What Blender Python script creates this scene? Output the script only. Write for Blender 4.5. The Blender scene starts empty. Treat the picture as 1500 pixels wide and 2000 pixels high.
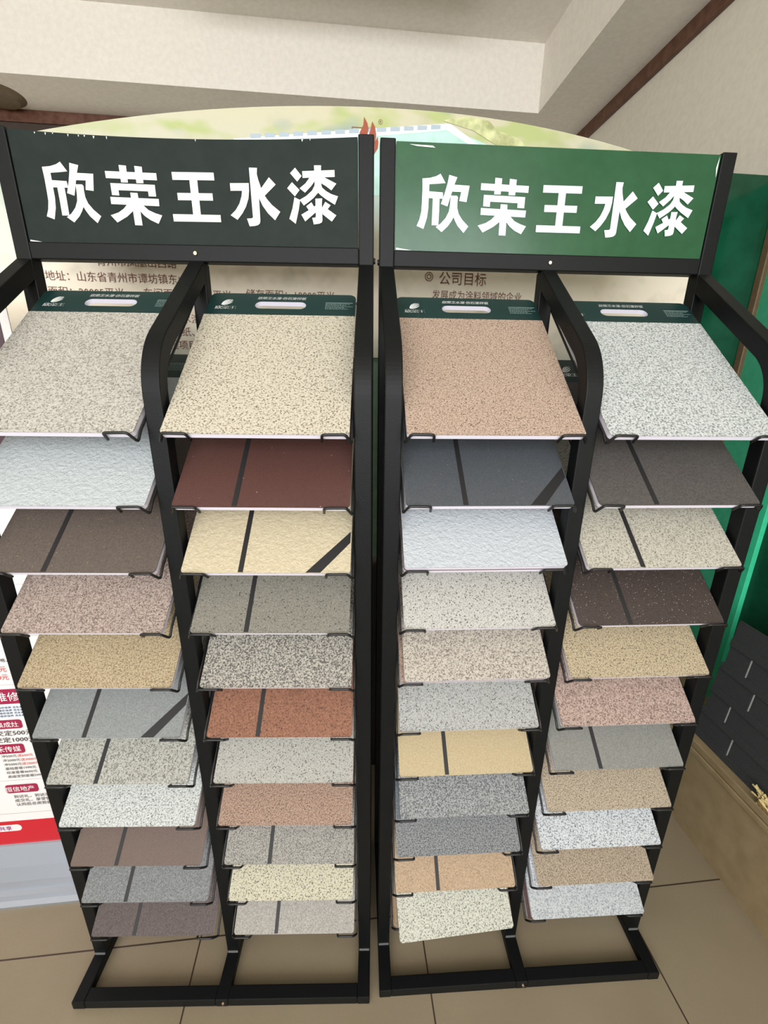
import bpy, bmesh, math, random
from math import sin, cos, radians as R, pi
from mathutils import Vector, Matrix

scene = bpy.context.scene
col = scene.collection
random.seed(7)

# ------------------------------------------------------------------ camera
F_PX, PITCH, ROLL, EYE = 842.57, R(17.799), R(0.738), 1.4651
cam_d = bpy.data.cameras.new('camera')
cam_d.sensor_fit = 'HORIZONTAL'; cam_d.sensor_width = 36.0
cam_d.lens = F_PX * 36.0 / 1500.0
cam_d.clip_start = 0.02
cam = bpy.data.objects.new('camera', cam_d); col.objects.link(cam)
r0 = Vector((1, 0, 0)); u0 = Vector((0, sin(PITCH), cos(PITCH))); f0 = Vector((0, cos(PITCH), -sin(PITCH)))
rt = r0 * cos(ROLL) + u0 * sin(ROLL); up = -r0 * sin(ROLL) + u0 * cos(ROLL)
M = Matrix((rt, up, -f0)).transposed().to_4x4(); M.translation = Vector((0, 0, EYE))
cam.matrix_world = M
scene.camera = cam

# ------------------------------------------------------------------ world, light, exposure
scene.view_settings.view_transform = 'Standard'
scene.view_settings.look = 'None'
scene.view_settings.gamma = 1.0
scene.view_settings.use_curve_mapping = False
scene.view_settings.exposure = 0.34
world = bpy.data.worlds.new('daylight'); scene.world = world; world.use_nodes = True
bg = world.node_tree.nodes['Background']
bg.inputs[0].default_value = (0.86, 0.93, 1.0, 1); bg.inputs[1].default_value = 0.25
YAW = R(6.0)                       # the room is turned 6 degrees against the camera

def room_matrix():
    return Matrix.Rotation(YAW, 4, 'Z')

def area_light(name, loc, rot, sx, sy, power, color):
    l = bpy.data.lights.new(name, 'AREA'); l.shape = 'RECTANGLE'; l.size = sx; l.size_y = sy
    l.energy = power; l.color = color
    o = bpy.data.objects.new(name, l); col.objects.link(o)
    o.matrix_world = room_matrix() @ Matrix.Translation(loc) @ Matrix.Rotation(rot, 4, 'X')
    return o
# daylight through the glazed shop front behind the photographer
area_light('shopfront_daylight', (-0.5, -2.6, 2.0), R(90), 4.2, 1.8, 165, (0.97, 0.98, 1.0))

# ------------------------------------------------------------------ helpers: properties
def tag(o, label=None, cat=None, group=None, kind=None):
    if label: o['label'] = label
    if cat: o['category'] = cat
    if group: o['group'] = group
    if kind: o['kind'] = kind
    return o

def empty(name, mat, label=None, cat=None, group=None):
    o = bpy.data.objects.new(name, None); col.objects.link(o)
    o.empty_display_size = 0.05; o.matrix_world = mat
    return tag(o, label, cat, group)

def obj(name, mesh, material=None, parent=None):
    o = bpy.data.objects.new(name, mesh); col.objects.link(o)
    if material and not mesh.materials: mesh.materials.append(material)
    if parent: o.parent = parent
    return o

# ------------------------------------------------------------------ helpers: meshes
def bm_mesh(bm, name, smooth=False):
    bmesh.ops.recalc_face_normals(bm, faces=bm.faces[:])
    m = bpy.data.meshes.new(name); bm.to_mesh(m); bm.free()
    if smooth:
        for p in m.polygons: p.use_smooth = True
    return m

def add_box(bm, x0, x1, y0, y1, z0, z1, bev=0.0):
    vs = [bm.verts.new((x, y, z)) for x in (x0, x1) for y in (y0, y1) for z in (z0, z1)]
    fs = [(0, 1, 3, 2), (4, 6, 7, 5), (0, 4, 5, 1), (2, 3, 7, 6), (0, 2, 6, 4), (1, 5, 7, 3)]
    faces = [bm.faces.new([vs[i] for i in f]) for f in fs]
    if bev:
        es = list({e for f in faces for e in f.edges})
        bmesh.ops.bevel(bm, geom=es, offset=bev, segments=2, affect='EDGES', profile=0.5)

def box(name, x0, x1, y0, y1, z0, z1, bev=0.0):
    bm = bmesh.new(); add_box(bm, x0, x1, y0, y1, z0, z1, bev); return bm_mesh(bm, name)

def prism(name, pts, axis, a, b, bev=0.0):
    """polygon extruded along an axis from a to b: axis 'X' takes (y,z), 'Y' takes (x,z), 'Z' takes (x,y)"""
    def P(p, t):
        return {'X': (t, p[0], p[1]), 'Y': (p[0], t, p[1]), 'Z': (p[0], p[1], t)}[axis]
    bm = bmesh.new()
    A = [bm.verts.new(P(p, a)) for p in pts]; B = [bm.verts.new(P(p, b)) for p in pts]
    f1 = bm.faces.new(A); f2 = bm.faces.new(B[::-1])
    n = len(pts)
    for i in range(n):
        bm.faces.new((A[i], B[i], B[(i + 1) % n], A[(i + 1) % n]))
    if bev:
        bmesh.ops.bevel(bm, geom=list(f1.edges) + list(f2.edges), offset=bev, segments=2, affect='EDGES', profile=0.5)
    bm.normal_update()
    bmesh.ops.triangulate(bm, faces=[f for f in bm.faces if len(f.verts) > 4], ngon_method='EAR_CLIP')
    return bm_mesh(bm, name)

def slab(name, outline, holes, z0, z1):
    """flat slab with holes"""
    bm = bmesh.new(); loops = []
    for lp in [outline] + holes:
        vs = [bm.verts.new((x, y, z1)) for x, y in lp]
        es = [bm.edges.new((vs[i], vs[(i + 1) % len(vs)])) for i in range(len(vs))]
        loops.append((vs, es))
    res = bmesh.ops.triangle_fill(bm, use_beauty=True, use_dissolve=False, edges=[e for _, es in loops for e in es])
    top = [g for g in res['geom'] if isinstance(g, bmesh.types.BMFace)]
    low = {}
    for vs, _ in loops:
        for v in vs: low[v] = bm.verts.new((v.co.x, v.co.y, z0))
    for f in top: bm.faces.new([low[v] for v in reversed(f.verts[:])])
    for vs, _ in loops:
        n = len(vs)
        for i in range(n):
            a, b = vs[i], vs[(i + 1) % n]
            bm.faces.new((a, b, low[b], low[a]))
    return bm_mesh(bm, name)

def flat(name, polys, place, step=Vector((0, 0, 0))):
    bm = bmesh.new()
    for k, p in enumerate(polys):
        bm.faces.new([bm.verts.new(Vector(place(q)) + step * k) for q in p])
    bm.normal_update()
    bmesh.ops.triangulate(bm, faces=bm.faces[:], ngon_method='EAR_CLIP')
    m = bpy.data.meshes.new(name); bm.to_mesh(m); bm.free()
    return m

def tube(bm, pts, r, seg=8, bend=0.006):
    """round wire along a polyline with rounded corners"""
    P = [Vector(p) for p in pts]; path = [P[0]]
    for i in range(1, len(P) - 1):
        a, b, c = P[i - 1], P[i], P[i + 1]
        d = min(bend, (a - b).length * .45, (c - b).length * .45)
        p, q = b + (a - b).normalized() * d, b + (c - b).normalized() * d
        for k in range(5):
            t = k / 4; path.append((1 - t) ** 2 * p + 2 * t * (1 - t) * b + t * t * q)
    path.append(P[-1])
    rings = []; ref = None
    for i, p in enumerate(path):
        t = (path[min(i + 1, len(path) - 1)] - path[max(i - 1, 0)]).normalized()
        if ref is None: ref = t.orthogonal().normalized()
        ref = (ref - t * ref.dot(t)).normalized(); b = t.cross(ref)
        rings.append([bm.verts.new(p + (ref * cos(2 * pi * k / seg) + b * sin(2 * pi * k / seg)) * r) for k in range(seg)])
    for A, B in zip(rings, rings[1:]):
        for k in range(seg): bm.faces.new((A[k], A[(k + 1) % seg], B[(k + 1) % seg], B[k]))
    bm.faces.new(rings[0][::-1]); bm.faces.new(rings[-1])

def disc(bm, c, n, r, h, seg=20):
    n = Vector(n).normalized(); a = n.orthogonal().normalized(); b = n.cross(a); c = Vector(c)
    A = [bm.verts.new(c + (a * cos(2 * pi * k / seg) + b * sin(2 * pi * k / seg)) * r) for k in range(seg)]
    B = [bm.verts.new(c + n * h + (a * cos(2 * pi * k / seg) + b * sin(2 * pi * k / seg)) * r * .75) for k in range(seg)]
    bm.faces.new(A[::-1]); bm.faces.new(B)
    for k in range(seg): bm.faces.new((A[k], A[(k + 1) % seg], B[(k + 1) % seg], B[k]))

def arc_pts(cx, cy, r, a0, a1, n=6):
    return [(cx + r * cos(R(a0 + (a1 - a0) * k / n)), cy + r * sin(R(a0 + (a1 - a0) * k / n))) for k in range(n + 1)]

_txt = {}
def text_mesh(s, size, align='LEFT', shear=0.0, xs=1.0):
    key = (s, size, align, shear, xs)
    if key in _txt: return _txt[key].copy()
    cu = bpy.data.curves.new('lettering', 'FONT'); cu.body = s; cu.size = size; cu.align_x = align
    cu.shear = shear; cu.resolution_u = 2
    o = bpy.data.objects.new('lettering', cu); col.objects.link(o)
    bpy.context.view_layer.update()
    m = bpy.data.meshes.new_from_object(o.evaluated_get(bpy.context.evaluated_depsgraph_get()))
    bpy.data.objects.remove(o); bpy.data.curves.remove(cu)
    if xs != 1.0: m.transform(Matrix.Diagonal((xs, 1, 1, 1)))
    m.materials.clear()
    _txt[key] = m
    return m.copy()

def join_meshes(name, items):
    """items: (mesh, matrix) joined into one mesh"""
    bm = bmesh.new()
    for m, mat in items:
        m.transform(mat); bm.from_mesh(m)
    out = bpy.data.meshes.new(name); bm.to_mesh(out); bm.free()
    return out

# ------------------------------------------------------------------ helpers: materials
def lin(c):
    return tuple((v / 255 / 12.92) if v / 255 <= 0.04045 else ((v / 255 + 0.055) / 1.055) ** 2.4 for v in c) + (1,)

def mat(name, rgb, rough=0.5, metal=0.0, spec=0.5):
    m = bpy.data.materials.new(name); m.use_nodes = True
    b = m.node_tree.nodes['Principled BSDF']
    b.inputs['Base Color'].default_value = lin(rgb); b.inputs['Roughness'].default_value = rough
    b.inputs['Metallic'].default_value = metal; b.inputs['Specular IOR Level'].default_value = spec
    return m

class NT:
    def __init__(s, m): s.t = m.node_tree; s.b = s.t.nodes['Principled BSDF']
    def n(s, typ, **kw):
        x = s.t.nodes.new(typ)
        for k, v in kw.items():
            if k[0] == '_': setattr(x, k[1:], v)
            else: x.inputs[k.replace('__', ' ')].default_value = v
        return x
    def l(s, a, b): s.t.links.new(a, b)
    def coord(s, off=(0, 0, 0), scale=(1, 1, 1), rot=(0, 0, 0)):
        c = s.n('ShaderNodeTexCoord'); mp = s.n('ShaderNodeMapping')
        mp.inputs['Location'].default_value = off; mp.inputs['Scale'].default_value = scale; mp.inputs['Rotation'].default_value = rot
        s.l(c.outputs['Object'], mp.inputs[0]); return mp.outputs[0]
    def noise(s, vec, scale, detail=2, rough=.5, dist=0):
        x = s.n('ShaderNodeTexNoise', Scale=scale, Detail=detail, Roughness=rough, Distortion=dist); s.l(vec, x.inputs['Vector']); return x
    def ramp(s, fac, stops, interp='LINEAR'):
        x = s.n('ShaderNodeValToRGB'); cr = x.color_ramp; cr.interpolation = interp
        while len(cr.elements) < len(stops): cr.elements.new(.5)
        for e, (p, c) in zip(cr.elements, stops): e.position = p; e.color = c
        s.l(fac, x.inputs[0]); return x.outputs[0]
    def mix(s, fac, a, b):
        x = s.t.nodes.new('ShaderNodeMix'); x.data_type = 'RGBA'
        for i, v in ((0, fac), (6, a), (7, b)):
            if hasattr(v, 'is_output'): s.l(v, x.inputs[i])
            else: x.inputs[i].default_value = v
        return x.outputs[2]
    def math(s, op, a, b=0.0):
        x = s.n('ShaderNodeMath', _operation=op)
        for i, v in enumerate((a, b)):
            if hasattr(v, 'is_output'): s.l(v, x.inputs[i])
            else: x.inputs[i].default_value = v
        return x.outputs[0]
    def bump(s, h, strength, dist=.001):
        x = s.n('ShaderNodeBump', Strength=strength, Distance=dist); s.l(h, x.inputs['Height']); s.l(x.outputs[0], s.b.inputs['Normal'])

def tone(c, k=.835, d=.14):
    g = sum(c) / 3
    return tuple(k * (x + (g - x) * d) for x in c)

def speckle(name, base, dark, light=None, amt=.5, scale=230, dots=None, dot_d=.12, dot_s=330, rough=.75, bump=.35, soft=.05):
    """stone-effect paint: grains of two tones on a ground colour, with scattered chips"""
    dark = tuple(d_ * .84 + b_ * .16 for d_, b_ in zip(dark, base)); base, dark = tone(base), tone(dark, .80); light = tone(light) if light else None; dots = tone(dots) if dots else None
    m = mat(name, base, rough); t = NT(m)
    v = t.coord((random.uniform(0, 9), random.uniform(0, 9), 0))
    n1 = t.noise(v, scale * 1.35, 2.0, .55, .3); th = .36 + .15 * amt
    light = light or tuple(min(255, c + 14) for c in base)
    c = t.ramp(n1.outputs[0], [(th - .08, lin(dark)), (th + .035, lin(base)), (.58, lin(base)), (.68, lin(light))])
    n2 = t.noise(t.coord((random.uniform(0, 9), random.uniform(0, 9), 3)), scale * 1.5, 1.5, .5, .5)
    deep = tuple(x * .72 for x in dark)
    c = t.mix(t.ramp(n2.outputs[0], [(.27 + .09 * amt, (.8, .8, .8, 1)), (.33 + .09 * amt, (0, 0, 0, 1))]), c, lin(deep))
    if dots:
        vo = t.n('ShaderNodeTexVoronoi', Scale=dot_s); t.l(v, vo.inputs['Vector'])
        sp = t.n('ShaderNodeSeparateColor'); t.l(vo.outputs['Color'], sp.inputs[0])
        f = t.math('MULTIPLY', t.math('LESS_THAN', sp.outputs[0], dot_d), t.math('LESS_THAN', vo.outputs['Distance'], .42))
        c = t.mix(f, c, lin(dots))
    t.l(c, t.b.inputs['Base Color'])
    t.bump(n1.outputs[0], bump, .0012)
    return m

def plain(name, base, bump=.3, scale=240, rough=.7, tone=8, fleck=None, fleck_d=.03, fs=420):
    m = mat(name, base, rough); t = NT(m)
    v = t.coord((random.uniform(0, 9), random.uniform(0, 9), 0))
    n1 = t.noise(v, scale, 3, .6)
    lo = tuple(max(0, c - tone) for c in base); hi = tuple(min(255, c + tone) for c in base)
    c = t.ramp(n1.outputs[0], [(.35, lin(lo)), (.65, lin(hi))])
    if fleck:
        vo = t.n('ShaderNodeTexVoronoi', Scale=fs); t.l(v, vo.inputs['Vector'])
        sp = t.n('ShaderNodeSeparateColor'); t.l(vo.outputs['Color'], sp.inputs[0])
        f = t.math('MULTIPLY', t.math('LESS_THAN', sp.outputs[0], fleck_d), t.math('LESS_THAN', vo.outputs['Distance'], .4))
        c = t.mix(f, c, lin(fleck))
    t.l(c, t.b.inputs['Base Color'])
    t.bump(n1.outputs[0], bump, .0015 if bump < .75 else .0038)
    return m

def painted(name, rgb, rough=.6, bump=.12, scale=60, tone=5, spec=.5):
    m = plain(name, rgb, bump, scale, rough, tone); m.node_tree.nodes['Principled BSDF'].inputs['Specular IOR Level'].default_value = spec
    return m

M_black = painted('black_powder_coat', (10, 12, 13), .5, .15, 400, 2, .2)
M_wire = mat('black_wire', (20, 20, 21), .4)
M_foam = mat('white_foam_board', (218, 214, 226), .55)
M_head = mat('dark_green_print', (17, 46, 44), .4)
M_groove = mat('black_divider', (28, 27, 28), .6)
M_white = mat('white_print', (238, 240, 236), .5)
M_grey_print = mat('grey_print', (120, 140, 135), .5)
M_signL = painted('dark_green_sign', (23, 33, 29), .6, .1, 30, 3, .2)
M_signR = painted('green_gloss_sign', (30, 76, 46), .2, .06, 25, 3, .35)
M_letL = mat('cream_letter', (214, 218, 205), .5)
M_letR = mat('white_letter', (218, 226, 232), .5)
M_brass = mat('brass_screw', (205, 175, 110), .25, 1.0)
M_steel = mat('steel_screw', (215, 190, 170), .25, 1.0)
M_weld = painted('weld_bead', (95, 97, 96), .5, .6, 900, 20)

# ------------------------------------------------------------------ the room (room axes: x along the back wall, y towards it)
ZS, XW, YW = 2.75, 1.37, 2.97
def room(name, mesh, material, kind='structure', label=None, cat=None, group=None):
    o = obj(name, mesh, material); o.matrix_world = room_matrix()
    return tag(o, label, cat, group, kind)

m_floor = mat('beige_floor_tile', (140, 127, 104), .32, 0, .4); t = NT(m_floor)
v = t.coord((-.2 + .6 * 10, -.806 + .6 * 10, 0))
br = t.n('ShaderNodeTexBrick', Scale=1.0, _offset=0.0, _squash=1.0)
br.inputs['Mortar Size'].default_value = .0022; br.inputs['Mortar Smooth'].default_value = .2
br.inputs['Brick Width'].default_value = .6; br.inputs['Row Height'].default_value = .6
br.inputs['Color1'].default_value = (1, 1, 1, 1); br.inputs['Color2'].default_value = (.93, .92, .9, 1); br.inputs['Mortar'].default_value = (0, 0, 0, 1)
t.l(v, br.inputs['Vector'])
n1 = t.noise(v, 3.5, 3); n2 = t.noise(v, 160, 2)
c = t.mix(n1.outputs[0], lin((126, 113, 92)), lin((152, 140, 117)))
c = t.mix(t.math('MULTIPLY', n2.outputs[0], .25), c, lin((110, 98, 78)))
c = t.mix(br.outputs['Fac'], c, lin((62, 50, 40)))
t.l(c, t.b.inputs['Base Color'])
m_floor.node_tree.nodes['Principled BSDF'].inputs['Roughness'].default_value = .38
room('floor', box('floor', -6, 5, -9.0, 3.3, -.08, 0), m_floor)

m_wall = painted('grey_plaster', (218, 212, 198), .85, .25, 45, 4)
m_ceil = painted('white_plaster', (234, 228, 218), .85, .25, 45, 4)
m_brown = painted('brown_trim', (92, 58, 42), .45, .2, 30, 12)
room('wall_back', box('wall_back', -3.2, 1.6, YW, YW + .15, 0, 3.2), m_wall)
room('wall_right', box('wall_right', XW, XW + .15, -3.0, YW, 0, 3.2), m_wall)
room('wall_left', box('wall_left', -3.2, -3.05, -3.0, YW, 0, 3.2), m_wall)
# coffered ceiling: recess at 3.03 m inside a ring of dropped soffit at 2.75 m
bm = bmesh.new()
add_box(bm, -3.2, 1.6, -3.0, 3.3, 3.03, 3.15)
add_box(bm, -3.05, XW, 2.65, YW, ZS, 3.03)
add_box(bm, 1.05, XW, -3.0, 2.65, ZS, 3.03)
add_box(bm, -3.05, -2.7, -3.0, 2.65, ZS, 3.03)
room('ceiling', bm_mesh(bm, 'ceiling'), m_ceil)
room('trim_1', box('trim_1', -3.05, XW, YW - .02, YW, ZS - .055, ZS, .003), m_brown)
room('trim_2', box('trim_2', XW - .02, XW, -3.0, YW - .02, ZS - .06, ZS, .003), m_brown)
room('trim_3', box('trim_3', -3.05, XW - .02, YW - .014, YW, ZS - .095, ZS - .055, .003), painted('dark_brown_trim', (60, 48, 40), .5))
# green painted wall end beside the backdrop and the green dado of the right wall
m_gdark = painted('dark_green_gloss_paint', (6, 64, 42), .16, .5, 9, 8)
m_gmid = painted('green_satin_paint', (62, 158, 120), .4, .15, 40, 5)
m_gdeep = painted('deep_green_tone', (8, 66, 44), .45, .15, 40, 4)
m_teal = painted('teal_green_tone', (60, 196, 146), .4, .15, 40, 4)
room('wall_alcove', box('wall_alcove', .84, XW, 1.43, 1.75, 0, 2.05), m_gdark)
room('trim_4', box('trim_4', XW - .026, XW, 1.405, 1.43, .33, 2.05, .003), painted('brown_corner_strip', (98, 78, 54), .5))
room('wall_dado', box('wall_dado', XW - .012, XW, 1.2, 1.405, .33, 2.05), m_gmid)
room('trim_5', box('trim_5', XW - .03, XW - .012, 1.172, 1.236, .33, 2.0, .002), m_teal)  # raised strip in a paler teal green, over the joint of the two dado tones
room('wall_dado_deep', box('wall_dado_deep', XW - .012, XW, .2, 1.2, .33, 2.05), m_gdeep)  # nearer stretch of the dado in a deeper green tone
# low tiled ledge along the right wall
m_ledge = painted('tan_ledge_tile', (150, 132, 100), .35, .1, 20, 6)
bm = bmesh.new()
add_box(bm, 1.136, XW, -1.2, 1.43, 0, .286)
add_box(bm, 1.131, XW, -1.2, 1.43, .289, .308, .003)
add_box(bm, 1.134, XW, -1.2, 1.43, .311, .336, .003)
add_box(bm, 1.140, XW, -1.2, 1.43, .28, .33)
room('trim_6', bm_mesh(bm, 'ledge'), m_ledge)

# round brown plate on the soffit and the ceiling lamp whose corner just shows
bm = bmesh.new(); disc(bm, (-1.645, 2.83, ZS), (0, 0, -1), .118, .02, 36)
room('ceiling_rosette', bm_mesh(bm, 'rosette'), painted('brown_plate', (96, 82, 60), .5), None,
     'round brown plate fixed to the dropped soffit at far left', 'ceiling plate')
lamp = empty('ceiling_lamp', room_matrix() @ Matrix.Translation((.0, 2.155, 3.03)), 'flat white rectangular ceiling lamp in the ceiling recess, one edge showing', 'ceiling lamp')
obj('housing', box('lamp_housing', -.62, .62, -.15, .15, -.07, 0, .006), mat('lamp_white', (225, 225, 222), .5), lamp)
obj('diffuser', box('lamp_diffuser', -.58, .58, -.12, .12, -.078, -.068, .003), mat('lamp_diffuser', (235, 235, 232), .4), lamp)

# ------------------------------------------------------------------ curved-top exhibition backdrop behind the racks
YP = 1.30
def RP(x, z, d=0.0): return (x, YP - d, z)
back = empty('exhibition_backdrop', room_matrix(), 'curved-top printed company backdrop standing behind both black racks', 'backdrop')
def arc_z(x): return 2.084 - (.118 if x < .2 else .155) * (x - .2) ** 2
outl = [(-1.02, 1.508), (1.06, 1.508)] + [(1.06 - 2.08 * k / 40, arc_z(1.06 - 2.08 * k / 40)) for k in range(41)]
m_post = mat('backdrop_print', (220, 214, 190), .5); t = NT(m_post)
v = t.coord(); sx = t.n('ShaderNodeSeparateXYZ'); t.l(v, sx.inputs[0])
nz = t.noise(v, 5.0, 3, .55, .6)
zz = t.math('ADD', sx.outputs[2], t.math('MULTIPLY', nz.outputs[0], .05))
mr = t.n('ShaderNodeMapRange'); mr.inputs[1].default_value = 1.50; mr.inputs[2].default_value = 2.12; t.l(zz, mr.inputs[0])
base = t.ramp(mr.outputs[0], [(0, lin((222, 230, 224))), (.1, lin((226, 220, 202))), (.2, lin((232, 220, 198))), (.38, lin((234, 224, 204))),
                              (.47, lin((222, 216, 196))), (.66, lin((176, 194, 186))), (.80, lin((186, 186, 164))), (1, lin((190, 184, 154)))])
n2 = t.noise(t.coord((3, 0, 1), (1, 1, 2.2)), 7.5, 2, .5)
fg = t.ramp(n2.outputs[0], [(.52, (0, 0, 0, 1)), (.66, (1, 1, 1, 1))])
top = t.ramp(mr.outputs[0], [(.78, (0, 0, 0, 1)), (.88, (1, 1, 1, 1))])
base = t.mix(t.math('MULTIPLY', fg, top), base, lin((166, 176, 114)))
n3 = t.noise(t.coord((7.3, 0, 4), (1, 1, 2.0)), 5.0, 1, .5)
fb = t.ramp(n3.outputs[0], [(.6, (0, 0, 0, 1)), (.7, (1, 1, 1, 1))])
base = t.mix(t.math('MULTIPLY', t.math('MULTIPLY', fb, top), .75), base, lin((104, 138, 136)))
n4 = t.noise(t.coord((1, 2, 3)), 16, 2)
base = t.mix(t.ramp(n4.outputs[0], [(.55, (0, 0, 0, 1)), (.75, (.35, .35, .35, 1))]), base, lin((160, 156, 130)))
t.l(base, t.b.inputs['Base Color'])
obj('printed_panel', prism('printed_panel', outl, 'Y', YP, YP + .018), m_post, back)
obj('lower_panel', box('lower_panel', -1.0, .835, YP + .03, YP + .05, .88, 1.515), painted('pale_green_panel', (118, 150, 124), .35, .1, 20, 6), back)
obj('base_cabinet', box('base_cabinet', -1.0, .835, YP + .005, YP + .3, 0, .86, .004), painted('dark_base', (34, 28, 25), .6), back)
m_ink = mat('brown_ink', (112, 62, 48), .6)
def poster_print(name, polys, material, parent=back, d=.0008):
    return obj(name, flat(name, polys, lambda q: RP(q[0], q[1], d)), material, parent)
m_pool = painted('pool_print', (170, 208, 196), .5, 0, 20, 10)
poster_print('pool_picture', [[(-.24, 1.993), (.06, 2.026), (.285, 2.052), (.385, 2.024), (.44, 1.9), (-.1, 1.9)]], m_pool)
poster_print('pool_rim_picture', [[(-.24, 1.990), (.048, 2.018), (.278, 2.046), (.279, 2.060), (.048, 2.035), (-.24, 2.001)],
                                  [(.279, 2.060), (.291, 2.060), (.44, 1.985), (.42, 1.985), (.279, 2.048)]], mat('pool_rim', (208, 220, 222), .5), d=.0012)
tiles = []
for k in range(14):
    a = -.2 + k * .034; h = 2.010 + (a + .2) * .0960
    tiles.append([(a, h - .006), (a + .024, h - .004), (a + .024, h + .004), (a, h + .003)])
poster_print('pool_tile_picture', tiles, mat('pool_tile', (160, 174, 184), .5), d=.0016)
poster_print('hill_picture', [[(.27, 2.066), (.33, 2.078), (.39, 2.072), (.41, 2.055), (.47, 2.04), (.51, 2.012), (.46, 2.006), (.41, 2.024), (.35, 2.05)]],
             painted('hill_print', (176, 180, 128), .5, 0, 30, 25), d=.0012)
m_flame = mat('flame_print', (148, 64, 30), .5)
poster_print('flame_emblem', [[(.075, 2.062), (.083, 2.05), (.086, 2.038), (.082, 2.022), (.07, 2.008), (.064, 2.03), (.073, 2.045)],
    [(.095, 2.054), (.102, 2.043), (.105, 2.028), (.103, 2.012), (.095, 1.997), (.084, 2.02), (.090, 2.035)],
    [(.1085, 2.024), (.1105, 2.012), (.109, 2.0), (.1, 1.987), (.092, 1.98), (.098, 2.005)]], m_flame, d=.002)
def ring_polys(cx, cz, r1, r2, n=28):
    return [[(cx + r * cos(a), cz + r * sin(a)) for r, a in ((r1, 2 * pi * k / n), (r2, 2 * pi * k / n), (r2, 2 * pi * (k + 1) / n), (r1, 2 * pi * (k + 1) / n))] for k in range(n)]
items = []
def pt(s, x, z, size, xs=1.0, al='LEFT'):
    m = text_mesh(s, size, al, 0, xs)
    m.transform(Matrix.Translation(RP(x, z, .001)) @ Matrix.Rotation(R(90), 4, 'X'))
    obj('text_line', m, m_ink, back)
pt('青州市凤凰山西路', -.604, 1.7185, .0245)
pt('厂地址：山东省青州市谭坊镇东山', -.757, 1.6815, .0248)
pt('厂面积：20005平米', -.757, 1.646, .0248)
pt('车间面积：5001平米', -.500, 1.648, .0248)
pt('储存面积：10000平米', -.240, 1.653, .0248)
pt('水漆', -.412, 1.588, .0245); pt('壁纸、', -.440, 1.556, .0245); pt('程项目', -.452, 1.523, .0245)
pt('公司目标', .279, 1.7025, .0355, .95)
pt('发展成为涂料领域的企业', .262, 1.6645, .0255, .92)
poster_print('ring_mark', ring_polys(.252, 1.7185, .0095, .0115) + ring_polys(.252, 1.7185, .0045, .0065), m_ink)
poster_print('registered_mark', ring_polys(.1155, 2.0545, .0044, .0052) + [[(.1135, 2.052), (.1143, 2.052), (.1143, 2.057), (.1135, 2.057)], [(.1143, 2.0562), (.1165, 2.0562), (.1165, 2.057), (.1143, 2.057)],
    [(.1143, 2.054), (.1165, 2.054), (.1165, 2.0548), (.1143, 2.0548)], [(.1158, 2.0545), (.1166, 2.0545), (.1166, 2.057), (.1158, 2.057)], [(.115, 2.0542), (.1158, 2.0542), (.1172, 2.052), (.1163, 2.052)]], m_ink)
poster_print('emblem_outline', [[(.045, 2.0), (.0465, 2.0), (.0465, 2.04), (.045, 2.04)], [(.045, 2.0395), (.1, 2.0395), (.1, 2.041), (.045, 2.041)]], m_ink)

# ------------------------------------------------------------------ roll-up banner at far left
ban = empty('roll_up_banner', room_matrix() @ Matrix.Translation((-1.05, 1.0, 0)), 'white roll-up price banner with red headings on a silver base', 'banner')
def BP(x, z, d=.0): return (x + 1.05, -d, z)
m_bwhite = painted('banner_white', (224, 220, 218), .5, 0, 5, 1)
obj('printed_sheet', box('sheet', -.403, .403, 0, .002, .205, 1.62), m_bwhite, ban)
m_red = mat('banner_red', (190, 26, 40), .45)
obj('red_band', box('red_band', -.403, .403, -.0012, .0, .150, .240), m_red, ban)
obj('head_band', box('head_band', -.403, .386, -.0012, .0, 1.30, 1.62), mat('banner_plum', (62, 34, 44), .5), ban)
m_sil = mat('silver_base', (176, 184, 196), .3, .6)
prof = [(.055, 0), (-.075, 0), (-.078, .012), (-.066, .018), (-.062, .032), (-.050, .036), (-.044, .062), (-.030, .10), (-.006, .152), (.012, .158), (.055, .10)]
obj('silver_base', prism('banner_base', [(y, z) for y, z in prof], 'X', -.42, .393, .002), m_sil, ban)
obj('pole', prism('pole', [(.012 + .008 * cos(a * pi / 4), .008 * sin(a * pi / 4)) for a in range(8)], 'Z', .1, 1.62), m_sil, ban)
m_plum = mat('banner_heading', (150, 26, 66), .5); m_bk = mat('banner_black', (34, 32, 34), .6); m_rd = mat('banner_red_text', (204, 44, 44), .5)
m_lblue = mat('banner_pale_blue', (214, 222, 236), .5)
def rrect(x0, x1, z0, z1, r=.012):
    return arc_pts(x1 - r, z0 + r, r, -90, 0, 4) + arc_pts(x1 - r, z1 - r, r, 0, 90, 4) + arc_pts(x0 + r, z1 - r, r, 90, 180, 4) + arc_pts(x0 + r, z0 + r, r, 180, 270, 4)
heads = [('汽车维修', -.985, .643, .688, -.822), ('智能集成灶', -1.00, .564, .592, -.844), ('晟禾传媒', -.985, .482, .513, -.856), ('恒信地产', -.935, .344, .373, -.852)]
def bt(parent, x, z, s, size, material, d=.002, xs=1.0, al='LEFT'):
    m = text_mesh(s, size, al, 0, xs); m.transform(Matrix.Translation(BP(x, z, d)) @ Matrix.Rotation(R(90), 4, 'X'))
    return obj('text_line', m, material, parent)
for s, a, b, c, e in heads:
    hb = obj('heading_box', flat('heading_box', [rrect(a, e, b, c, .007)], lambda q: BP(q[0], q[1], .0014)), m_plum, ban)
    bt(hb, e - .008, b + (c - b) * .24, s, (c - b) * .66, M_white, .0018, 1.0, 'RIGHT')
obj('pale_box', flat('pale_box', [rrect(-1.2, -.80, .598, .642, .004)], lambda q: BP(q[0], q[1], .001)), m_lblue, ban)
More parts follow.
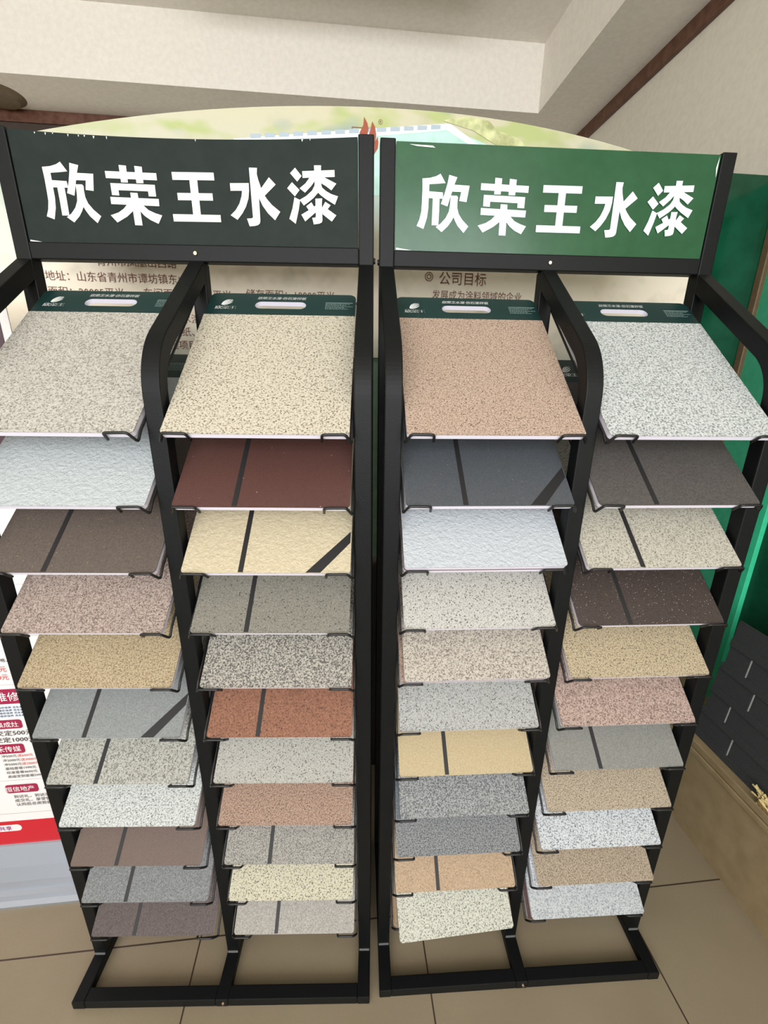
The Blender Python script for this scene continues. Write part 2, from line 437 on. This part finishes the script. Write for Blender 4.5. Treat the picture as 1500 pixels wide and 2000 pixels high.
pill = obj('white_pill', flat('white_pill', [rrect(-1.35, -.926, .204, .228, .0115)], lambda q: BP(q[0], q[1], .0016)), m_bwhite, ban)
bt(pill, -.985, .210, '共享', .017, mat('banner_purple_text', (150, 40, 130), .5), .003)
bt(ban, -.915, .543, '交定500元', .0185, m_bk, xs=1.12); bt(ban, -.923, .521, '交定1000元', .0185, m_bk, xs=1.12)
for k, (s, r_) in enumerate([('冲500元', '送650元'), ('冲2000元', '送3000元'), ('冲5000元', '送2500元'), ('基础套餐1999元', '享'), ('标准套餐4690元', '享'), ('高级定制套餐5999元', '')]):
    z = .470 - .0142 * k
    bt(ban, -.919, z, s, .0104, m_bk, xs=1.08)
    if r_: bt(ban, (-.879, -.874, -.874, -.836, -.836)[k], z, r_, .0104, m_rd, xs=1.08)
for k, s in enumerate(['到访礼，到访享好礼', '成交礼，享受售后', '认购后总房款额度']): bt(ban, -.921, .326 - .0145 * k, s, .0122, m_bk, xs=1.1)
for k in range(4):
    bt(ban, -.89, .629 - .0088 * k, '维修保养 洗车美容', .0072, m_bk, xs=1.15)
bt(ban, -.862, .770, '价格，', .012, m_bk)
bt(ban, -.805, .905, '万元', .030, m_rd); bt(ban, -.800, .868, '2000', .030, m_rd); bt(ban, -.800, 1.055, '满100', .026, m_rd); bt(ban, -.895, .742, '2680元', .018, m_rd); bt(ban, -.895, .718, '2500元', .018, m_rd)
bt(ban, -.905, .910, '万元', .028, m_bk); bt(ban, -.905, .868, '5元', .028, m_bk)
m_line = mat('banner_rule', (190, 184, 184), .6)
L = []
for z in (.268, .388, .527, .61, .70, .80, .84, .98): L.append([(-1.45, z), (-.65, z), (-.65, z + .0012), (-1.45, z + .0012)])
obj('ruled_lines', flat('rules', L, lambda q: BP(q[0], q[1], .0008)), m_line, ban)

# ------------------------------------------------------------------ shingle panel and straw on the ledge
m_sh = speckle('charcoal_shingle', (62, 66, 66), (44, 47, 48), (80, 84, 84), .4, 420, rough=.9, bump=.8)
lean = math.atan2(.03, .42)
sh = empty('shingle_panel', room_matrix() @ Matrix.Translation((1.160, 1.045, .337)) @ Matrix.Rotation(lean, 4, 'Y'),
           'dark charcoal roof shingle sample panel leaning on the tan ledge', 'shingle panel')
m_slot = mat('pale_backing', (206, 212, 210), .7)
obj('backing', box('backing', .0052, .02, -.80, -.020, .004, .425), m_slot, sh)
ch = .0865; y_end = -.80
for k in range(5):
    bm = bmesh.new(); y0 = -.002 - .004 * k - (.006 if k % 2 else 0); y1 = y0 - (.075 if k % 2 else .125)
    while y0 > y_end:
        add_box(bm, .0028, .0055, max(y1, y_end) + .006, y0, k * ch + .022, (k + 1) * ch - .002, .0006)     # cut tabs
        y0 = y1; y1 = y0 - .150
    add_box(bm, -.0015, .0055, y_end, -.002 - .004 * k, k * ch, k * ch + .023, .001)                          # solid overlap strip
    add_box(bm, .002, .0055, y_end, -.006 - .004 * k, (k + 1) * ch - .003, (k + 1) * ch + .001, .0005)
    obj('shingle_course', bm_mesh(bm, 'course'), m_sh, sh)
sp = empty('spare_sheet', room_matrix() @ Matrix.Translation((1.245, .985, .337)) @ Matrix.Rotation(R(6), 4, 'Y'), 'thin grey sheet standing behind the charcoal shingle panel', 'sheet')
obj('sheet', box('spare', 0, .012, -.6, 0, 0, .47, .002), painted('grey_sheet', (70, 76, 74), .6), sp)
st = empty('straw_bundle', room_matrix() @ Matrix.Translation((1.1405, .80, .337)), 'bundle of pale yellow straw on the ledge beside the shingle panel', 'straw')
bm = bmesh.new()
for k in range(26):
    a = random.uniform(-.6, .6); h = random.uniform(.02, .05)
    tube(bm, [(random.uniform(-.004, .004), random.uniform(-.06, -.01), .001), (random.uniform(-.006, .004), random.uniform(-.05, -.01), h * .6),
              (random.uniform(-.012, .004), random.uniform(-.04, .012), h)], .0022, 5, .004)
obj('stalks', bm_mesh(bm, 'stalks'), painted('straw', (206, 186, 128), .7, .2, 200, 15), st)
bm = bmesh.new(); add_box(bm, -.006, .008, -.075, -.012, 0, .016, .005)
obj('binding', bm_mesh(bm, 'binding'), painted('straw_binding', (150, 122, 76), .7), st)

# ------------------------------------------------------------------ racks
W = .3414; T = .015; ZT, ZB, ZQ = 1.8928, 1.6746, 1.7047
YF, YE, HF, SL = -.2595, -.3515, .0251, .7062
TILT = R(39.109); PITCH_Z = .1215; B_Y, B_Z, B_T = -.2933, 1.3716, .0105
GLYPH = [[(-2695,335),(-2545,349),(-2423,381),(-2341,424),(-2234,272),(-2388,256),(-2555,243),(-2554,125),(-2557,9),(-2557,-154),(-2578,-327),(-2642,-524),(-2782,-474),(-2728,-354),(-2696,-219),(-2690,-63),(-2687,153)],[(-2554,125),(-2279,114),(-2270,7),(-2557,9)],[(-2476,11),(-2340,6),(-2338,-189),(-2343,-454),(-2478,-455),(-2475,-239)],[(-2169,409),(-2007,374),(-2056,252),(-2110,87),(-2176,-122),(-2308,-81),(-2238,115),(-2192,276)],[(-2057,250),(-1752,241),(-1796,-37),(-1944,-22),(-1914,131),(-2093,133)],[(-2118,65),(-1997,66),(-1971,39),(-1979,-34),(-1975,-143),(-1940,-245),(-1859,-346),(-1729,-456),(-1820,-574),(-1945,-459),(-2009,-365),(-2041,-302),(-2080,-374),(-2148,-463),(-2270,-570),(-2394,-482),(-2294,-418),(-2201,-321),(-2142,-209),(-2126,-107)],[(-1524,291),(-560,273),(-560,157),(-1523,177)],[(-1248,391),(-1111,383),(-1118,111),(-1248,112)],[(-956,382),(-816,370),(-823,105),(-957,106)],[(-1455,97),(-614,83),(-614,-109),(-755,-107),(-757,-26),(-1318,-16),(-1318,-104),(-1455,-99)],[(-1495,-129),(-571,-148),(-576,-268),(-1496,-248)],[(-1101,-52),(-962,-57),(-950,-599),(-1093,-596)],[(-1196,-252),(-1037,-249),(-1104,-365),(-1220,-452),(-1429,-557),(-1539,-436),(-1377,-386),(-1269,-322)],[(-880,-262),(-794,-337),(-669,-388),(-542,-423),(-632,-566),(-775,-506),(-881,-438),(-953,-363),(-986,-264)],[(-265,297),(532,301),(535,175),(-262,170)],[(-201,-41),(474,-37),(475,-158),(-199,-161)],[(-332,-396),(593,-396),(595,-517),(-328,-520)],[(59,191),(208,194),(212,-410),(63,-412)],[(827,136),(1187,144),(1185,24),(1162,-111),(1103,-248),(1021,-366),(920,-471),(792,-396),(900,-306),(981,-196),(1030,-80),(1050,16),(828,11)],[(1212,393),(1364,392),(1354,292),(1375,200),(1423,55),(1368,-94),(1365,-484),(1352,-526),(1314,-555),(1252,-570),(1149,-579),(1106,-447),(1198,-442),(1225,-424)],[(1415,58),(1581,245),(1704,128),(1481,-58),(1524,-118),(1613,-211),(1765,-322),(1656,-467),(1524,-350),(1430,-228),(1368,-101),(1327,-14)],[(2089,409),(2209,277),(2121,184),(1990,319)],[(2019,173),(2160,47),(2064,-59),(1922,73)],[(2055,-73),(2164,-118),(2128,-283),(2058,-521),(1937,-436),(2006,-264)],[(2224,355),(2842,385),(2843,273),(2227,245)],[(2453,452),(2586,455),(2581,152),(2595,99),(2517,10),(2448,76),(2457,196)],[(2361,254),(2463,256),(2453,193),(2387,115),(2264,4),(2161,76),(2279,159)],[(2581,265),(2635,266),(2873,164),(2775,52),(2671,120),(2581,165)],[(2454,129),(2584,132),(2517,10),(2427,-79),(2329,-149),(2231,-209),(2156,-115),(2286,-48),(2400,41)],[(2517,10),(2591,99),(2668,40),(2762,-6),(2902,-45),(2838,-186),(2665,-95),(2563,-30)],[(2460,-91),(2593,-84),(2583,-179),(2586,-454),(2573,-489),(2524,-511),(2415,-526),(2387,-415),(2447,-408),(2460,-387)],[(2381,-152),(2430,-226),(2466,-201),(2462,-318),(2248,-478),(2176,-364),(2324,-286),(2277,-222)],[(2651,-140),(2754,-196),(2696,-262),(2862,-365),(2771,-472),(2590,-347),(2585,-240)]]

def rail_outline():
    """side view of the bent front tube: slanted arm, rounded shoulder, upright"""
    def off(d):
        # outer edge lines shifted inwards by d
        yo = YF + d; zo0 = ZB - d / cos(math.atan(SL))
        zc = zo0 + SL * (yo - 0)            # line z = zo0 + SL*y
        corner = Vector((yo, zc)); rad = .13 - d
        da = Vector((1, SL)).normalized(); db = Vector((0, -1))
        ang = da.angle(db); dist = rad / math.tan(ang / 2)
        p, q = corner + da * dist, corner + db * dist
        bis = (da + db).normalized(); cen = corner + bis * (rad / sin(ang / 2))
        a0 = math.atan2(p.y - cen.y, p.x - cen.x); a1 = math.atan2(q.y - cen.y, q.x - cen.x)
        if a1 < a0: a1 += 2 * pi
        arc = [(cen.x + rad * cos(a0 + (a1 - a0) * k / 16), cen.y + rad * sin(a0 + (a1 - a0) * k / 16)) for k in range(17)]
        return [(0, zo0)] + arc + [(yo, HF)]
    o, i = off(0), off(.03)
    return o, i

def strip_solid(name, o, i, x0, x1):
    bm = bmesh.new()
    rows = [[bm.verts.new((x, p[0], p[1])) for x, p in ((x0, a), (x1, a), (x1, b), (x0, b))] for a, b in zip(o, i)]
    for A, B in zip(rows, rows[1:]):
        for k in range(4): bm.faces.new((A[k], A[(k + 1) % 4], B[(k + 1) % 4], B[k]))
    bm.faces.new(rows[0]); bm.faces.new(rows[-1][::-1])
    bmesh.ops.recalc_face_normals(bm, faces=bm.faces[:])
    es = [e for e in bm.edges if abs(e.verts[0].co.x - e.verts[1].co.x) < 1e-6 and len(e.link_faces) == 2
          and e.link_faces[0].normal.angle(e.link_faces[1].normal) > 1.0]
    bmesh.ops.bevel(bm, geom=es, offset=.0022, segments=2, affect='EDGES', profile=.5)
    return bm_mesh(bm, name)

def plane_mat(row, cx):
    """frame of a shelf: x across, y up the slope, z off the slope; origin at the front edge underside"""
    m = Matrix.Translation((cx, B_Y, B_Z - PITCH_Z * row)) @ Matrix.Rotation(TILT, 4, 'X')
    return m @ Matrix.Translation((0, 0, -B_T))

def wire_mesh():
    bm = bmesh.new(); h = .1530
    half = [(-.105, -.0020, -.004), (-.107, -.0050, .0145), (-.1440, -.0050, .0155), (-h, -.0050, -.0055), (-h, .014, -.0005), (-h, .385, -.0026)]
    pts = half + [(-x, y, z) for x, y, z in reversed(half)]
    tube(bm, pts, .0024, 8, .005)
    return bm_mesh(bm, 'wire', True)
WIRE = None

def make_rack(side, x, y, a, label):
    global WIRE
    rk = empty('sample_rack', Matrix.Translation((x, y, 0)) @ Matrix.Rotation(a, 4, 'Z'), label, 'display rack', 'black sample racks')
    o, i = rail_outline()
    for k in (-1, 0, 1):
        xc = k * W
        obj('front_rail', strip_solid('front_rail', o, i, xc - T, xc + T), M_black, rk)
        obj('back_post', box('back_post', xc - T, xc + T, 0.0005, .03, 0, ZT if k else ZB - .0005, .0022), M_black, rk)
        obj('foot', box('foot', xc - T, xc + T, YE, -.0002, 0, HF, .0022), M_black, rk)
        bm = bmesh.new(); add_box(bm, xc - T + .002, xc + T - .002, YF - .0022, YF + .002, HF - .001, HF + .005, .001)
        obj('weld_seam', bm_mesh(bm, 'weld'), M_weld, rk)
    for k in (-1, 1):
        xa, xb = (-W + T, -T) if k < 0 else (T, W - T)
        obj('base_bar', box('base_bar', xa, xb, YE + .0005, YE + .0285, 0.0003, HF - .0003, .002), M_black, rk)
    obj('sign_beam', box('sign_beam', -W + T, W - T, .0008, .0285, ZB, ZQ, .002), M_black, rk)
    sag = .0095 if side == 'L' else .0
    xs_ = W - T - .0012
    top_z = lambda q: ZT - .004 - sag * (1 - (q / xs_) ** 2)
    out = [(-xs_, ZQ + .0005), (xs_, ZQ + .0005)] + [(xs_ - 2 * xs_ * k / 24, top_z(xs_ - 2 * xs_ * k / 24)) for k in range(25)]
    sg = obj('sign_panel', prism('sign_panel', out, 'Y', .004, .022), M_signL if side == 'L' else M_signR, rk)
    gl = [[(px / 1e4, pz / 1e4 + 1.7966) for px, pz in g] for g in GLYPH]
    obj('lettering', flat('sign_lettering', gl, lambda q: (q[0] - .0035, .0036, q[1]), Vector((0, -.00006, 0))), M_letL if side == 'L' else M_letR, sg)
    if side == 'L':
        tear = [[(-.3225, 1.7085), (-.300, 1.7052), (-.3225, 1.7060)]]
        for k in range(11):
            tx = -.27 + k * .017 + random.uniform(-.008, .008) if k < 8 else random.uniform(.0, .28); w_ = random.uniform(.0012, .0035)
            zt = top_z(tx) - random.uniform(.0005, .002); tear.append([(tx, zt), (tx + w_, zt - .0005), (tx + w_ * .3, zt - random.uniform(.001, .005))])
    else:
        tear = [[(-.3225, 1.7095), (-.290, 1.7055), (-.3225, 1.7060)], [(-.30, 1.8845), (-.255, 1.8835), (-.25, 1.8805), (-.285, 1.882)], [(.3225, 1.886), (.3225, 1.85), (.3195, 1.866)]]
    for tr in tear: obj('worn_nick', flat('worn_nick', [tr], lambda q: (q[0], .0032, q[1])), M_white, sg)
    bm = bmesh.new(); disc(bm, (0, .001, 1.6893), (0, -1, 0), .0043, .003); obj('screw', bm_mesh(bm, 'screw'), M_brass if side == 'L' else M_steel, rk)
    bm = bmesh.new(); disc(bm, (.003, YE + .0008, .013), (0, -1, 0), .0038, .003); obj('screw', bm_mesh(bm, 'screw'), M_steel, rk)
    bm = bmesh.new(); s_ = 1 if side == 'L' else -1
    disc(bm, (s_ * (W + T - .0005), .014, 1.684), (s_, 0, 0), .0065, .004); obj('side_bolt', bm_mesh(bm, 'bolt'), M_wire, rk)
    if WIRE is None: WIRE = wire_mesh()
    for cx in (-W / 2, W / 2):
        for row in range(11):
            w_ = obj('wire_bracket', WIRE, M_wire, rk); w_.matrix_local = plane_mat(row, cx)
    return rk

rackL = make_rack('L', -.3839, .9784, R(1.2766), 'black metal sample rack with dark sign, left of the pair')
rackR = make_rack('R', .3397, 1.0174, R(3.3167), 'black metal sample rack with glossy bright green sign, right of the pair')

# ------------------------------------------------------------------ sample boards
BW, BL, HS = .150, .396, .320
slot = arc_pts(.0395, .3552, .0125, -90, 90, 8) + arc_pts(-.0395, .3552, .0125, 90, 270, 8)
slot = [(x - .003, y) for x, y in slot]
full = arc_pts(BW - .007, .007, .007, -90, 0) + arc_pts(BW - .014, BL - .014, .014, 0, 90) + arc_pts(-BW + .014, BL - .014, .014, 90, 180) + arc_pts(-BW + .007, .007, .007, 180, 270)
low = arc_pts(BW - .0065, .0065, .007, -90, 0) + [(BW + .0005, HS), (-BW - .0005, HS)] + arc_pts(-BW + .0065, .0065, .007, 180, 270)
hd = [(-BW + .0003, HS), (BW - .0003, HS)] + arc_pts(BW - .0143, BL - .0143, .014, 0, 90) + arc_pts(-BW + .0143, BL - .0143, .014, 90, 180)
ME_PANEL = slab('panel', full, [slot], 0, .009)
ME_COAT = slab('coating', low, [], .009, B_T)
ME_HEAD = slab('header', hd, [slot], .009, .0096)
ME_STRIPE = box('divider', -.0495, -.0405, .001, HS, B_T - .0003, B_T + .0004)
ME_DIAG = prism('corner', [(.0705, .0006), (.097, .0006), (.1485, .061), (.1485, .0845)], 'Z', B_T - .0003, B_T + .0004)
top3 = lambda x, y: Matrix.Translation((x, y, .0098))
ME_TITLE = join_meshes('title', [(text_mesh('欣荣王水漆·仿石漆样板', .0097, 'CENTER', .12), top3(-.003 + a_, .3755 + b_)) for a_, b_ in ((0, 0), (.0005, 0), (.0002, .0004))])
ME_BRAND = join_meshes('brand', [(text_mesh('欣荣王', .0118, 'CENTER', .0, 1.2), top3(-.113 + d_, .3405)) for d_ in (0, .0005, .001)])
def leaf(p):
    return [(p[i][0], p[i][1]) for i in range(len(p))]
def crescent(x0, y0, x1, y1, b, w):
    d_ = Vector((x1 - x0, y1 - y0)); n_ = Vector((-d_.y, d_.x)).normalized(); A = []; B = []
    for k in range(9):
        tt = k / 8; c_ = Vector((x0, y0)) + d_ * tt + n_ * (b * 4 * tt * (1 - tt)); ww = w * (sin(pi * (tt * .8 + .12)))
        A.append((c_ + n_ * ww)[:]); B.append((c_ - n_ * ww)[:])
    return A + B[::-1]
ME_LOGO = flat('logo', [crescent(-.1225, .3545, -.1085, .3735, .0035, .0011), crescent(-.1220, .354, -.1030, .3728, .0025, .0014),
                        crescent(-.1210, .3535, -.1015, .3695, .0005, .0014), crescent(-.1195, .353, -.1020, .3645, -.0015, .0013)], lambda q: (q[0], q[1], .0098))
bars = [[(.088, .3648), (.144, .3648), (.144, .3668), (.088, .3668)]]
ME_INFO1 = flat('info_title', bars, lambda q: (q[0], q[1], .0098))
bars = []
for k, w_ in enumerate((.050, .042, .055, .036, .046)):
    xx = .088
    while xx < .088 + w_:
        l_ = random.uniform(.002, .006); bars.append([(xx, .3608 - .0042 * k), (xx + l_, .3608 - .0042 * k), (xx + l_, .3624 - .0042 * k), (xx, .3624 - .0042 * k)]); xx += l_ + .0012
ME_INFO2 = flat('info_lines', bars, lambda q: (q[0], q[1], .0098))

S, P = speckle, lambda n, c, *a, **k: plain(n, tone(c, .84), *a, **k)
def spec(kind, *a, **k):
    return (kind, a, k)
# (description, coating, stripes)
BOARDS = {
 ('L', -1): [
  ('warm grey speckled', S('warm_grey_stone', (210, 205, 192), (160, 154, 142), None, .7, 240, (112, 106, 94), .07), ''),
  ('pale blue-grey rough plaster', P('pale_blue_grey_plaster', (204, 212, 213), 1.0, 150, .6, 4), ''),
  ('brown striped', P('brown_fine', (104, 90, 80), .5, 420, .6, 9, (140, 120, 90), .01), 's'),
  ('dusty pink speckled', S('dusty_pink_stone', (190, 168, 154), (128, 108, 98), (214, 196, 182), .75, 260, (80, 70, 64), .04), ''),
  ('golden tan speckled', S('golden_tan_stone', (198, 176, 134), (146, 122, 84), (216, 200, 164), .7, 270), ''),
  ('smooth grey striped and corner-banded', P('smooth_grey', (142, 147, 146), .3, 420, .6, 12), 'sd'),
  ('greenish grey speckled striped', S('greenish_grey_stone', (192, 192, 180), (122, 122, 112), None, .7, 250, (96, 96, 90), .05), 's'),
  ('white speckled', S('white_stone', (220, 225, 220), (158, 163, 158), (232, 236, 232), .72, 215, (92, 98, 96), .08), ''),
  ('cocoa brown striped', P('cocoa_fine', (116, 94, 82), .3, 420, .6, 5), 's'),
  ('steel grey striped', P('steel_grey_fine', (124, 127, 128), .4, 420, .6, 24), 's'),
  ('plum brown striped', P('plum_fine', (92, 76, 72), .5, 420, .6, 16), 's')],
 ('L', 1): [
  ('cream speckled', S('cream_stone', (226, 217, 192), (140, 122, 96), (236, 228, 206), .55, 215, (112, 92, 66), .07), ''),
  ('maroon striped', P('maroon_fine', (98, 58, 50), .35, 420, .5, 4, (170, 140, 130), .002), 's'),
  ('cream yellow striped and corner-banded', P('cream_plaster', (224, 208, 170), .8, 150, .6, 5), 'sd'),
  ('olive grey sparkled striped', S('olive_grey_stone', (146, 142, 128), (118, 114, 102), (166, 162, 148), .55, 300, (70, 68, 60), .06, 300), 's'),
  ('dark salt-and-pepper speckled', S('pepper_stone', (190, 184, 170), (88, 86, 82), (208, 202, 186), .85, 230, (64, 64, 64), .08), ''),
  ('terracotta orange striped', S('terracotta_stone', (164, 106, 76), (126, 78, 54), (180, 124, 92), .6, 240, (86, 56, 40), .05, 260), 's'),
  ('light grey finely dotted', S('light_grey_stone', (192, 190, 180), (158, 156, 146), (206, 204, 194), .6, 290, (92, 90, 84), .13, 330), ''),
  ('pinkish brown speckled', S('pink_brown_stone', (186, 150, 126), (124, 94, 76), (206, 176, 150), .7, 280), ''),
  ('ash grey speckled striped', S('ash_stone', (178, 174, 164), (104, 102, 98), None, .72, 300), 's'),
  ('yellow-cream speckled', S('yellow_cream_stone', (224, 218, 190), (128, 122, 98), (222, 206, 152), .56, 210, (98, 92, 72), .06), ''),
  ('beige grey striped', P('beige_grey_fine', (172, 166, 156), .4, 420, .6, 22), 's')],
 ('R', -1): [
  ('salmon pink speckled', S('salmon_stone', (206, 176, 152), (150, 116, 94), (226, 206, 182), .66, 280, (104, 78, 60), .05), ''),
  ('slate blue striped and corner-banded', P('slate_fine', (82, 87, 93), .35, 420, .55, 6, (130, 110, 80), .004), 'sd'),
  ('icy blue-white rough plaster', P('icy_plaster', (208, 215, 221), 1.0, 150, .6, 3), ''),
  ('off-white black-dotted', S('off_white_stone', (214, 211, 202), (168, 166, 158), (226, 224, 216), .6, 270, (96, 95, 92), .14, 300), ''),
  ('beige-white speckled', S('beige_white_stone', (210, 200, 184), (134, 122, 108), (222, 214, 200), .68, 240, (110, 100, 90), .06), ''),
  ('silver grey dotted', S('silver_grey_stone', (192, 193, 188), (150, 152, 148), (206, 208, 204), .62, 260, (96, 98, 96), .13, 300), ''),
  ('mustard yellow striped', P('mustard_fine', (206, 184, 138), .4, 300, .65, 8), 's'),
  ('blue-grey granite speckled', S('blue_granite', (166, 168, 168), (86, 92, 96), (186, 190, 190), .8, 260), ''),
  ('darker charcoal granite speckled', S('charcoal_granite', (150, 153, 154), (80, 86, 90), (172, 176, 176), .8, 280), ''),
  ('peach striped', S('peach_stone', (208, 176, 138), (176, 144, 108), (220, 194, 160), .6, 330), 's'),
  ('ivory speckled, askew,', S('ivory_stone', (222, 222, 204), (140, 140, 126), (232, 232, 218), .58, 220, (100, 100, 92), .08), '')],
 ('R', 1): [
  ('cool white speckled', S('cool_white_stone', (220, 226, 223), (148, 156, 152), (232, 237, 234), .74, 200, (96, 102, 98), .07), ''),
  ('charcoal brown striped', P('charcoal_brown_fine', (90, 84, 80), .5, 420, .6, 12), 's'),
  ('oat beige speckled striped', S('oat_stone', (210, 204, 184), (160, 154, 138), (222, 217, 200), .66, 260, (112, 106, 94), .06), 's'),
  ('dark chocolate sparkled striped', P('chocolate_sparkle', (74, 60, 54), .6, 420, .5, 8, (176, 162, 150), .03, 560), 's'),
  ('sandy tan speckled', S('sandy_stone', (208, 188, 148), (136, 116, 88), (220, 204, 168), .66, 280, (92, 80, 64), .05), ''),
  ('rose pink speckled', S('rose_stone', (198, 168, 152), (136, 106, 94), (220, 196, 182), .7, 250, (92, 72, 64), .05), ''),
  ('plain mid-grey striped', P('mid_grey_fine', (142, 142, 134), .3, 420, .6, 12), 's'),
  ('wheat beige speckled', S('wheat_stone', (196, 178, 150), (138, 118, 92), (216, 202, 178), .68, 280), ''),
  ('blue-white speckled', S('blue_white_stone', (222, 228, 230), (130, 138, 146), (234, 239, 241), .62, 220, (86, 92, 100), .07), ''),
  ('sand brown speckled', S('sand_brown_stone', (188, 168, 140), (132, 112, 88), (208, 192, 166), .68, 270), ''),
  ('frosty grey-white speckled', S('frosty_stone', (206, 212, 214), (150, 156, 162), (222, 228, 230), .64, 250), '')],
}
ORD = ['top', 'second', 'third', 'fourth', 'fifth', 'sixth', 'seventh', 'eighth', 'ninth', 'tenth', 'lowest']
RACK = {'L': rackL, 'R': rackR}
bpy.context.view_layer.update()

def board(side, cs, row, label, coat, stripes, lift=0.0, dx=0.0, dy=0.0, rot=0.0, print_=False, sx=1.0):
    mw = RACK[side].matrix_world @ plane_mat(row, cs * W / 2) @ Matrix.Translation((dx, dy, lift)) @ Matrix.Rotation(rot, 4, 'Z') @ Matrix.Diagonal((sx, 1, 1, 1))
    b = empty('sample_board', mw, label, 'sample board', 'paint sample boards on the racks')
    obj('panel', ME_PANEL, M_foam, b)
    me = ME_COAT.copy(); obj('coating', me, coat, b)
    if 's' in stripes: obj('divider_strip', ME_STRIPE, M_groove, b)
    if 'd' in stripes: obj('corner_strip', ME_DIAG, M_groove, b)
    h = obj('header_strip', ME_HEAD, M_head, b)
    if print_:
        obj('title_text', ME_TITLE, M_white, h); obj('brand_text', ME_BRAND, M_white, h); obj('logo', ME_LOGO, M_white, h)
        obj('info_title', ME_INFO1, M_grey_print, h); obj('info_lines', ME_INFO2, M_grey_print, h)
    return b

UNDER = {('R', -1, 2): ('plum brown', P('under_plum', (120, 88, 88), .3)), ('R', -1, 4): ('pinkish brown', S('under_pink', (176, 146, 124), (120, 96, 80))),
         ('R', -1, 7): ('dark blue-grey', S('under_blue', (104, 116, 122), (70, 80, 86))), ('R', -1, 10): ('orange tan', P('under_tan', (176, 132, 80), .3)),
         ('R', 1, 10): ('dark maroon', P('under_maroon', (84, 50, 46), .3)), ('R', 1, 9): ('pale blue-white', S('under_pale', (206, 214, 220), (130, 138, 146)))}
for (side, cs), lst in BOARDS.items():
    colw = 'left' if cs < 0 else 'right'; rk = 'left rack' if side == 'L' else 'right rack'
    for row, (desc, coat, stripes) in enumerate(lst):
        lab = f'{desc} sample board, {ORD[row]} in the {colw} column of the {rk}'
        under = UNDER.get((side, cs, row)); lift = 0.0; dx = random.uniform(-.0004, .0004); dy = rot = 0.0; sx = .998 if row == 0 else .988
        if row > 2: sx = .973; dx = -.0030 if cs < 0 and side == 'L' else random.uniform(-.002, .002)
        if under:
            board(side, cs, row, f'{under[0]} board stacked under the {desc.split(",")[0]} board, {colw} column, {rk}', under[1], '', 0, -.0014, sx=.985)
            lift = B_T + .0009; dx, sx = .0036, .968
            if row == 2: dx, sx = .0, .99
            if row == 10 and cs < 0:
                board(side, cs, row, f'khaki brown board in the middle of the lowest stack, {colw} column, {rk}', P('under_khaki', (150, 128, 98), .3), '', B_T + .0008, .0005, sx=.98)
                lift = 2 * B_T + .0020; dx, dy, rot, sx = .005, -.018, R(3.2), .94
        board(side, cs, row, lab, coat, stripes, lift, dx, dy, rot, row < 2, sx)
